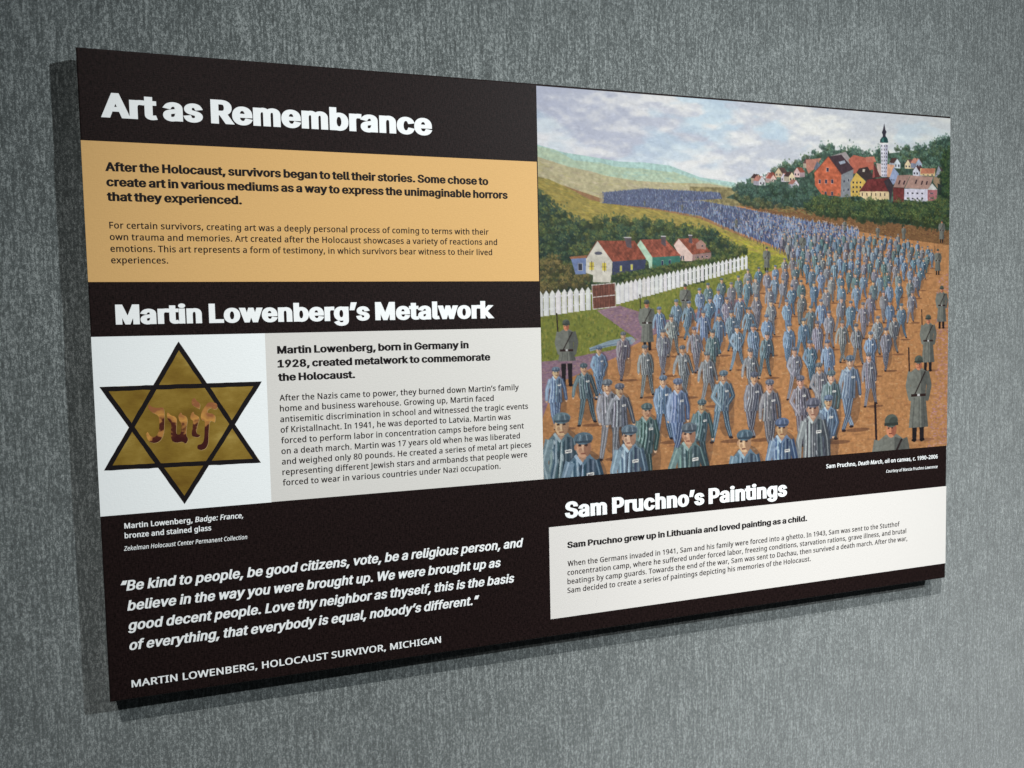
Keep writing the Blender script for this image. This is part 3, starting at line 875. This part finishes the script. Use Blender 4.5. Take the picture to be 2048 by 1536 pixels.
# picket fence along the lane
def pickets(top0, top1, bot0, bot1, n, grow):
    for i in range(n):
        u = (i / (n - 1)) ** grow
        tx, ty = top0[0] + (top1[0] - top0[0]) * u, top0[1] + (top1[1] - top0[1]) * u
        by = bot0[1] + (bot1[1] - bot0[1]) * u
        w = (by - ty) * .115
        poly([(tx - w, ty + w * 1.4), (tx, ty), (tx + w, ty + w * 1.4), (tx + w, by), (tx - w, by)], jit((216, 214, 212), 5), 1, .04)
        poly([(tx + w * .45, ty + w * 1.4), (tx + w, ty + w * 1.4), (tx + w, by), (tx + w * .45, by)], (176, 174, 184), .55)
f = [(-0.9, 227.8), (62.4, 223.5), (93.8, 219.5), (265.8, 182.7)]
line(f[0:2], 1.9, (212, 210, 208)); line(f[2:4], 1.5, (212, 210, 208))
f = [(-1.2, 241.8), (59.6, 234.2), (93.6, 231), (265.8, 190.9)]
line(f[0:2], 1.7, (196, 196, 196), .85); line(f[2:4], 1.2, (196, 196, 196), .85)
a, b, c, d = [(0.3, 220.5), (57.9, 216.3), (-0.3, 248.7), (57.5, 242)]; pickets(a, b, c, d, 9, 1.0)
a, b, c, d = [(95.3, 211.6), (265.1, 179.1), (94.9, 235.8), (265, 195.7)]; pickets(a, b, c, d, 32, 1.0)
poly([(62.8, 214.5), (91.2, 212.2), (91.5, 238.8), (63.4, 241.5)], (112, 66, 54), 1, .2)
for k in range(9):
    q = quad_at([(62.8, 214.5), (91.2, 212.2), (91.5, 238.8), (63.4, 241.5)], k / 9, 0, k / 9 + .012, 1); poly(q, (72, 40, 36))
for s in ([(62.6, 213.9), (63.4, 241.5)], [(91.5, 211.6), (91.8, 238.8)], [(62.8, 214.4), (91.5, 212.1)], [(63.1, 228), (91.7, 225.5)], [(63.2, 241.2), (91.8, 238.7)]):
    line(s, .8, (206, 200, 194))

# --- the people ------------------------------------------------------------
CLOTH = [((166, 188, 202), (72, 94, 114)), ((182, 186, 184), (84, 88, 92)), ((152, 180, 196), (58, 84, 108)), ((144, 168, 168), (58, 82, 86)), ((178, 178, 184), (88, 86, 98)), ((174, 196, 214), (70, 94, 128))]
SKIN = (206, 166, 132)


def limb(pts, w0, w1, col, a=1.0):
    n = len(pts) - 1
    for i in range(n):
        wa, wb = w0 + (w1 - w0) * i / n, w0 + (w1 - w0) * (i + 1) / n
        (ax, ay), (bx, by) = pts[i], pts[i + 1]
        dx, dy = bx - ax, by - ay
        l = math.hypot(dx, dy) + 1e-6
        nx, ny = -dy / l / 2, dx / l / 2
        poly([(ax + nx * wa, ay + ny * wa), (bx + nx * wb, by + ny * wb), (bx - nx * wb, by - ny * wb), (ax - nx * wa, ay - ny * wa)], col, a)
        if i < n:
            ell(bx, by, wb / 2, wb / 2, col, a)


def head(x, y, r, cap, turn, skin):
    ell(x, y + r * .25, r * .82, r * 1.12, skin)                          # face
    ell(x + r * .42, y + r * .35, r * .4, r * .9, mix(skin, (90, 50, 40), .55), .8)
    if r > 1.6:
        for s in (-1, 1):
            ell(x + s * r * .34 + turn * r * .2, y + r * .12, r * .2, r * .13, (52, 34, 34), .9)
            line([(x + s * r * .12 + turn * r * .2, y - r * .1), (x + s * r * .55 + turn * r * .2, y - r * .12)], r * .13, (70, 48, 42), .8)
        line([(x + turn * r * .3, y + r * .1), (x + turn * r * .36, y + r * .62)], r * .16, mix(skin, (255, 236, 210), .4), .7)
        line([(x + turn * r * .2 - r * .25, y + r * .95), (x + turn * r * .2 + r * .25, y + r * .95)], r * .14, (120, 62, 54), .9)
        ell(x - r * .85, y + r * .3, r * .16, r * .3, mix(skin, (120, 60, 40), .3))
        ell(x - r * .3 + turn * r * .2, y + r * .6, r * .2, r * .25, mix(skin, (120, 80, 66), .6), .6)
    # soft cap
    ell(x, y - r * .55, r * 1.05, r * .62, cap)
    ell(x + r * .4, y - r * .45, r * .6, r * .45, mix(cap, (24, 28, 40), .45), .6)
    if r > 1.4:
        for k in (-2, -1, 0, 1, 2):
            line([(x + k * r * .3, y - r * 1.05 + abs(k) * r * .12), (x + k * r * .42, y - r * .25)], r * .12, mix(cap, (230, 235, 240), .45) if k % 2 else mix(cap, (30, 36, 50), .4), .6)
    line([(x - r * .9, y - r * .22), (x + r * .9, y - r * .22)], r * .2, mix(cap, (24, 26, 36), .55), .8)


def marcher(x, y, h, big=False, coat=False):
    """x: middle, y: top of the cap, h: height when standing"""
    li, dk = CLOTH[rs.randint(len(CLOTH))]
    li, dk = jit(li, 10), jit(dk, 10)
    mid = mix(li, dk, .66)
    r = h * (.060 if not big else .062)
    sw = rs.uniform(-.045, .045) * h
    lean = rs.uniform(-.05, .06) * h
    ys, yh, yf = y + h * .165, y + h * (.56 if not coat else .66), y + h
    hx = x + lean * .2
    hipx = x - lean
    det = h > 24
    ell(x + h * .14, yf - h * .012, h * .2, h * .028, (92, 58, 44), .6)
    ell(x + h * .05, y + h * .62, h * .13, h * .3, (70, 52, 46), .35)
    ell(x + h * .02, y + h * .36, h * .17, h * .25, (44, 44, 54), .35)
    st = rs.uniform(.03, .13) * h * (1 if rs.rand() < .5 else -1)
    for s in (-1, 1):
        fx = hipx + s * h * .055 + s * st
        fy = yf - (h * .05 if s * st > 0 else 0)
        kx = hipx + s * h * .06 + s * st * .4
        limb([(hipx + s * h * .055, yh - h * .06), (kx, y + h * .76), (fx, fy - h * .03)], h * .1, h * .06, mix(dk, (30, 34, 46), .35) if s > 0 else mix(mid, dk, .4))
        if det:
            for o in (-.022, .0, .022):
                line([(hipx + s * h * .055 + o * h, yh), (kx + o * h * .9, y + h * .76), (fx + o * h * .6, fy - h * .04)], h * .009, (li if o else dk), .75)
        ell(fx + s * h * .01, fy - h * .012, h * .038, h * .018, (46, 34, 36))
    # far arm, coat, near arm
    armL = [(x - h * .092, ys + h * .025), (x - h * .13 - abs(sw), ys + h * .19), (x - h * .12 + sw * 1.8, ys + h * .345)]
    armR = [(x + h * .092, ys + h * .025), (x + h * .135 + abs(sw) * .6, ys + h * .19), (x + h * .125 - sw * 2, ys + h * .345)]
    for arm in (armL, armR):
        ell(arm[2][0], arm[2][1] + h * .02, h * .02, h * .032, mix(SKIN, (255, 225, 190), .1))
    limb(armR, h * .072, h * .052, mix(dk, (30, 34, 46), .25))
    body = [(x - h * .05, ys - h * .02), (x + h * .05, ys - h * .02), (x + h * .108, ys + h * .03), (x + h * .098, ys + h * .2), (hipx + h * .12, yh), (hipx - h * .12, yh), (x - h * .098, ys + h * .2), (x - h * .108, ys + h * .03)]
    poly(body, mid)
    n = 9 if h > 60 else (7 if h > 30 else 4)
    for k in range(n):
        u = (k + .5) / n * 2 - 1
        cc = li if k % 2 == 0 else dk
        line([(x + u * h * .09, ys + abs(u) * h * .025), (x + u * h * .088 + rs.normal(0, .004) * h, ys + h * .2), (hipx + u * h * .11, yh)], h * .2 / n * .6, jit(cc, 14), .85)
    poly([(x + h * .03, ys), (x + h * .108, ys + h * .03), (x + h * .098, ys + h * .2), (hipx + h * .12, yh), (hipx + h * .03, yh)], (24, 30, 46), .42)
    if det:
        for k in range(12):
            u, w = rs.uniform(-.09, .09), rs.uniform(.02, .38)
            ell(x + u * h, ys + w * h, h * rs.uniform(.006, .013), h * rs.uniform(.015, .04), (mix(dk, (28, 34, 46), .5) if u > rs.uniform(-.08, .08) else mix(li, (236, 240, 240), .5)), .55, rs.normal(0, .25))
    limb(armL, h * .072, h * .052, mix(mid, li, .3))
    if det:
        line([(armL[0][0] - h * .01, armL[0][1]), (armL[1][0] - h * .01, armL[1][1]), armL[2]], h * .013, li, .8)
        line([(armR[0][0] + h * .01, armR[0][1]), armR[1], armR[2]], h * .012, mix(li, mid, .4), .7)
        line([(x, ys), (hipx, yh)], h * .01, mix(dk, (20, 20, 30), .5), .8)
        poly([(x - h * .05, ys - h * .02), (x, ys + h * .035), (x + h * .05, ys - h * .02)], mix(SKIN, (110, 60, 50), .3))
        line([(x - h * .055, ys - h * .02), (x - h * .005, ys + h * .045)], h * .022, li); line([(x + h * .055, ys - h * .02), (x + h * .005, ys + h * .045)], h * .022, mid)
        poly([(x + h * .03, ys + h * .11), (x + h * .085, ys + h * .105), (x + h * .085, ys + h * .13), (x + h * .03, ys + h * .135)], (226, 224, 216))
        if h > 45:
            line([(x + h * .037, ys + h * .121), (x + h * .078, ys + h * .117)], h * .008, (70, 70, 84), .8)
    limb([(x, ys + h * .01), (hx, y + h * .1)], h * .05, h * .05, mix(SKIN, (120, 74, 60), .4))
    head(hx, y + r * 1.15, r * (1.12 if det else 1.25), jit(mix(mid, (96, 108, 128), .4), 8), rs.uniform(-1, 1), jit(SKIN, 14))


def guard(x, y, h, rifle=-1, coat=True):
    g, d = (112, 114, 106), (66, 68, 66)
    ys, yh, yf = y + h * .165, y + h * .46, y + h
    ell(x + h * .1, yf - h * .01, h * .16, h * .02, (110, 70, 54), .5)
    for s in (-1, 1):
        limb([(x + s * h * .05, yh + h * .2), (x + s * h * .055, yf - h * .02)], h * .08, h * .06, (34, 30, 34))
        ell(x + s * h * .06, yf - h * .015, h * .04, h * .02, (26, 22, 26))
    if rifle:
        line([(x + rifle * h * .13, y + h * .34), (x + rifle * h * .15, y - h * .1)], h * .02, (44, 32, 34))
    limb([(x + h * .11, ys + h * .02), (x + h * .16, ys + h * .18), (x + h * .13, ys + h * .34)], h * .085, h * .06, mix(g, d, .5))
    yb = y + h * (.84 if coat else .62)
    poly([(x - h * .05, ys - h * .02), (x + h * .05, ys - h * .02), (x + h * .13, ys + h * .03), (x + h * .105, yh), (x + h * .15, yb), (x - h * .14, yb), (x - h * .105, yh), (x - h * .13, ys + h * .03)], g)
    poly([(x + h * .03, ys), (x + h * .13, ys + h * .03), (x + h * .105, yh), (x + h * .15, yb), (x + h * .05, yb)], d, .6)
    for u in (-.06, .01, .07):
        line([(x + u * h, yh + h * .03), (x + u * h * 1.4, yb)], h * .012, d, .6)
    limb([(x - h * .115, ys + h * .02), (x - h * .155, ys + h * .18), (x - h * .12, ys + h * .33)], h * .085, h * .06, mix(g, (130, 136, 128), .2))
    line([(x - h * .11, yh), (x + h * .11, yh)], h * .03, (46, 30, 28)); poly([(x - h * .015, yh - h * .014), (x + h * .02, yh - h * .014), (x + h * .02, yh + h * .014), (x - h * .015, yh + h * .014)], (190, 190, 190))
    line([(x + h * .1, ys + h * .02), (x - h * .06, yh)], h * .018, (40, 30, 30), .9)
    ell(x, y + h * .105, h * .047, h * .066, (206, 130, 92)); ell(x + h * .024, y + h * .11, h * .025, h * .05, (136, 72, 56), .7)
    if h > 40:
        for q in (-.016, .016):
            ell(x + q * h - h * .008, y + h * .098, h * .009, h * .006, (60, 34, 30))
        line([(x - h * .022, y + h * .14), (x + h * .006, y + h * .14)], h * .007, (120, 50, 44))
    ell(x, y + h * .045, h * .062, h * .05, (84, 92, 84)); ell(x + h * .02, y + h * .05, h * .04, h * .035, (52, 60, 56), .6)
    line([(x - h * .065, y + h * .07), (x + h * .065, y + h * .07)], h * .02, (50, 56, 52))


# far column: only upright dabs of blue and grey
far = [(76.8, 111.7), (130.1, 105.5), (228.9, 106.8), (232.3, 113.7), (155.6, 120.5), (201.8, 116.9), (256.3, 123.5), (341.9, 135.8), (432.5, 147.5), (417.2, 171.3), (341.9, 179.4), (312.8, 170), (256.2, 152.9), (201.7, 134.2), (136.2, 126.7), (76.6, 123.3)]
poly(far, (84, 92, 122))
for k in range(260):
    x = rs.uniform(far[0][0], far[2][0])
    y = interp(far[:3], x)
    ell(x, y + .3, .4, rs.uniform(.8, 2.2), jit((86, 96, 130), 14), .8)
for x, y in sorted(scatter(far, 2600), key=lambda q: q[1]):
    s = .5 + 2.2 * max(0, (x - 90) / 300) * max(.25, min(1, (y - 95) / 50))
    ell(x, y, .32 * s + .2, 1.5 * s + .8, jit([(104, 122, 158), (66, 74, 106), (132, 150, 178), (50, 56, 84), (90, 106, 146), (150, 166, 186)][rs.randint(6)], 12), .85, rs.normal(0, .15))
    if rs.rand() < .45:
        ell(x, y - 1.6 * s - .4, .3 * s + .15, .3 * s + .15, jit((176, 146, 124), 18), .85)
    if rs.rand() < .3:
        line([(x, y + s), (x + rs.normal(0, .8), y + 3.2 * s)], .3 * s + .1, (44, 48, 70), .8)
for x, y in scatter(far, 700):
    if x < 150:
        ell(x, y, rs.uniform(.6, 2), rs.uniform(.5, 1.2), jit((150, 152, 164), 8), .28 * (1 - x / 170))
for k in range(60):
    ell(far[0][0] - rs.uniform(-1.5, 3), rs.uniform(far[0][1], far[-1][1]), rs.uniform(.6, 1.8), rs.uniform(.5, 1), jit((164, 150, 112), 8), .5)
foliage([(247.5, 108), (271.3, 109.8), (298.6, 116.6), (320.2, 118.6), (320.2, 121.2), (286.4, 122), (256.3, 117.8)], 26, 5, [(86, 100, 70), (96, 100, 60)], (150, 150, 100), 1.2)
for q, hh in (([(129.9, 122.3)][0], 7), ([(178.5, 125.6)][0], 9), ([(251.4, 142.4)][0], 13)):
    guard(q[0], q[1] - hh * .5, hh, 0)

# the crowd in the lane: taller towards the viewer
HT = [(y0, hh) for (x0, y0), hh in zip([(270.2, 144.4), (270.1, 161), (270, 184.7), (269.8, 232.3), (269.6, 280.3), (269.4, 328.5), (269.3, 370.9), (269.1, 416.6)], (17, 23, 29, 45, 60, 84, 108, 125))]
LB = [(q[1], q[0]) for q in [(312.8, 154.4), (334.6, 175.2), (298.4, 187.5), (262.9, 196.6), (214.6, 211.3), (161, 225.6), (128.2, 253.9), (71, 281.1), (39.8, 308.2), (15.1, 340.6), (11, 396.2)]]
RB = [(q[1], q[0]) for q in [(495.9, 151.4), (552, 164.8), (537.3, 189.4), (525.2, 215.2), (505, 247.3), (473, 278.8), (449.3, 310.1), (402.6, 340.1), (372.1, 376.4), (357, 419.4)]]
spots = []
for k in range(9000):
    y = [(270.1, 150.3)][0][1] + (rs.rand() ** 1.25) * ([(269.3, 352.7)][0][1] - [(270.1, 150.3)][0][1])
    h = interp(HT, y)
    a, b = interp(LB, y), interp(RB, y)
    x = rs.uniform(a, b)
    ok = True
    for (x2, y2, h2) in spots:
        hm = (h + h2) / 2
        if ((x - x2) / (hm * (.235 + .0022 * hm))) ** 2 + ((y - y2) / (hm * (.26 + .0022 * hm))) ** 2 < 1:
            ok = False
            break
    if ok:
        spots.append((x, y, h))
front = [(q[0], q[1], hh) for q, hh in zip([(17, 304.6), (80.3, 321), (95.3, 326.1), (128.9, 350.6), (170.6, 323.4), (232.4, 316.3), (202, 349.5), (22, 356.6), (47.7, 380.5), (106.1, 374.9), (184.8, 377), (262.1, 389.9), (315.4, 378.3), (362.2, 355.9), (417.9, 304), (388.7, 321.9), (343.5, 326.5), (298.1, 329.6), (275.2, 319.6)], (70, 92, 88, 104, 92, 86, 88, 150, 165, 145, 150, 160, 140, 146, 96, 92, 88, 90, 84))]
gd = [(q[0], q[1], *r) for q, r in zip([(30.5, 252.3), (131.1, 231.1), (181.6, 213), (294.1, 169), (346.3, 152.6), (564.9, 130.9), (558.7, 168.6), (566.1, 216.7), (543.9, 254.3), (528.7, 307.4), (484.4, 382.4), (409.3, 134.3), (460.7, 140.7), (502.3, 139.9)], ((74, -1, False), (58, -1, True), (42, 0, True), (30, -1, True), (28, 0, True), (30, 0, True), (34, -1, True), (56, 0, True), (74, -1, True), (112, -1, True), (175, -1, True), (16, 0, True), (18, 0, True), (20, 0, True)))]
def clear(s):
    return all(((s[0] - q[0]) / 15) ** 2 + ((s[1] - q[1]) / 26) ** 2 > 1 for q in front) and all(abs(s[0] - q[0]) > q[2] * .22 or abs(s[1] - q[1]) > q[2] * .4 for q in gd)
cast = [('m', s) for s in spots if clear(s)] + [('f', s) for s in front] + [('g', s) for s in gd]
a, b, c = [(58.5, 286.4), (110, 277.5), (116.3, 282.3)]                              # one lying at the roadside
limb([a, ((a[0] + b[0]) / 2, (a[1] + b[1]) / 2 - 2), b], 4, 9, (126, 146, 160)); line([a, b], 1, (80, 96, 112), .8); ell(b[0] + 3, b[1], 3, 2.6, (150, 150, 156))
for kind, s in sorted(cast, key=lambda q: q[1][1]):
    if kind == 'g':
        guard(*s)
    else:
        marcher(s[0], s[1], s[2], kind == 'f', rs.rand() < .25)

# canvas grain, then reduce to the print grid
CV *= (1 + .05 * GRAIN + .03 * SOFT)[:, :, None]
GX, GY = CW // 2, CH // 2
IM = CV[:GY * 2, :GX * 2].reshape(GY, 2, GX, 2, 3).mean((1, 3))
lum = IM.mean(2, keepdims=True)
IM = np.clip((lum + (IM - lum) * .86) * .87 / 255.0, 0, 1)
LIN = np.where(IM <= .04045, IM / 12.92, ((IM + .055) / 1.055) ** 2.4).astype(np.float32)


X = 447.3 + (np.arange(GX + 1) / GX) * (W * 1000 - .3 - 447.3)
Vv = 2.4 + (np.arange(GY + 1) / GY) * (430.8 - 2.4)
gx, gv = np.meshgrid(X, Vv)
co3 = np.stack([gx / 1000, np.full_like(gx, -.00012), H - gv / 1000], -1).reshape(-1, 3).astype(np.float32)
me = bpy.data.meshes.new('painting_reproduction')
nq = GX * GY
me.vertices.add(len(co3))
me.vertices.foreach_set('co', co3.ravel())
me.loops.add(nq * 4)
me.polygons.add(nq)
ii = np.arange(nq)
r0 = (ii // GX) * (GX + 1) + ii % GX
lp = np.stack([r0, r0 + GX + 1, r0 + GX + 2, r0 + 1], -1).astype(np.int32)
me.loops.foreach_set('vertex_index', lp.ravel())
me.polygons.foreach_set('loop_start', (ii * 4).astype(np.int32))
me.update(calc_edges=True)
at = me.color_attributes.new('brushwork', 'FLOAT_COLOR', 'POINT')
pad = np.concatenate([LIN, LIN[-1:]], 0)
pad = np.concatenate([pad, pad[:, -1:]], 1)
rgba = np.ones(((GY + 1) * (GX + 1), 4), np.float32)
rgba[:, :3] = pad.reshape(-1, 3)
at.data.foreach_set('color', rgba.ravel())
mt, nt, nd, lk, b = new_mat('printed oil painting')
co = nd.new('ShaderNodeTexCoord').outputs['Object']
print_finish(nt, b, co)
an = nd.new('ShaderNodeAttribute')
an.attribute_name = 'brushwork'
lk.new(an.outputs['Color'], b.inputs['Base Color'])
pic = link('painting_reproduction', me, mt, panel)
pic['label'] = 'printed oil painting of a long column of marching people beside a village'
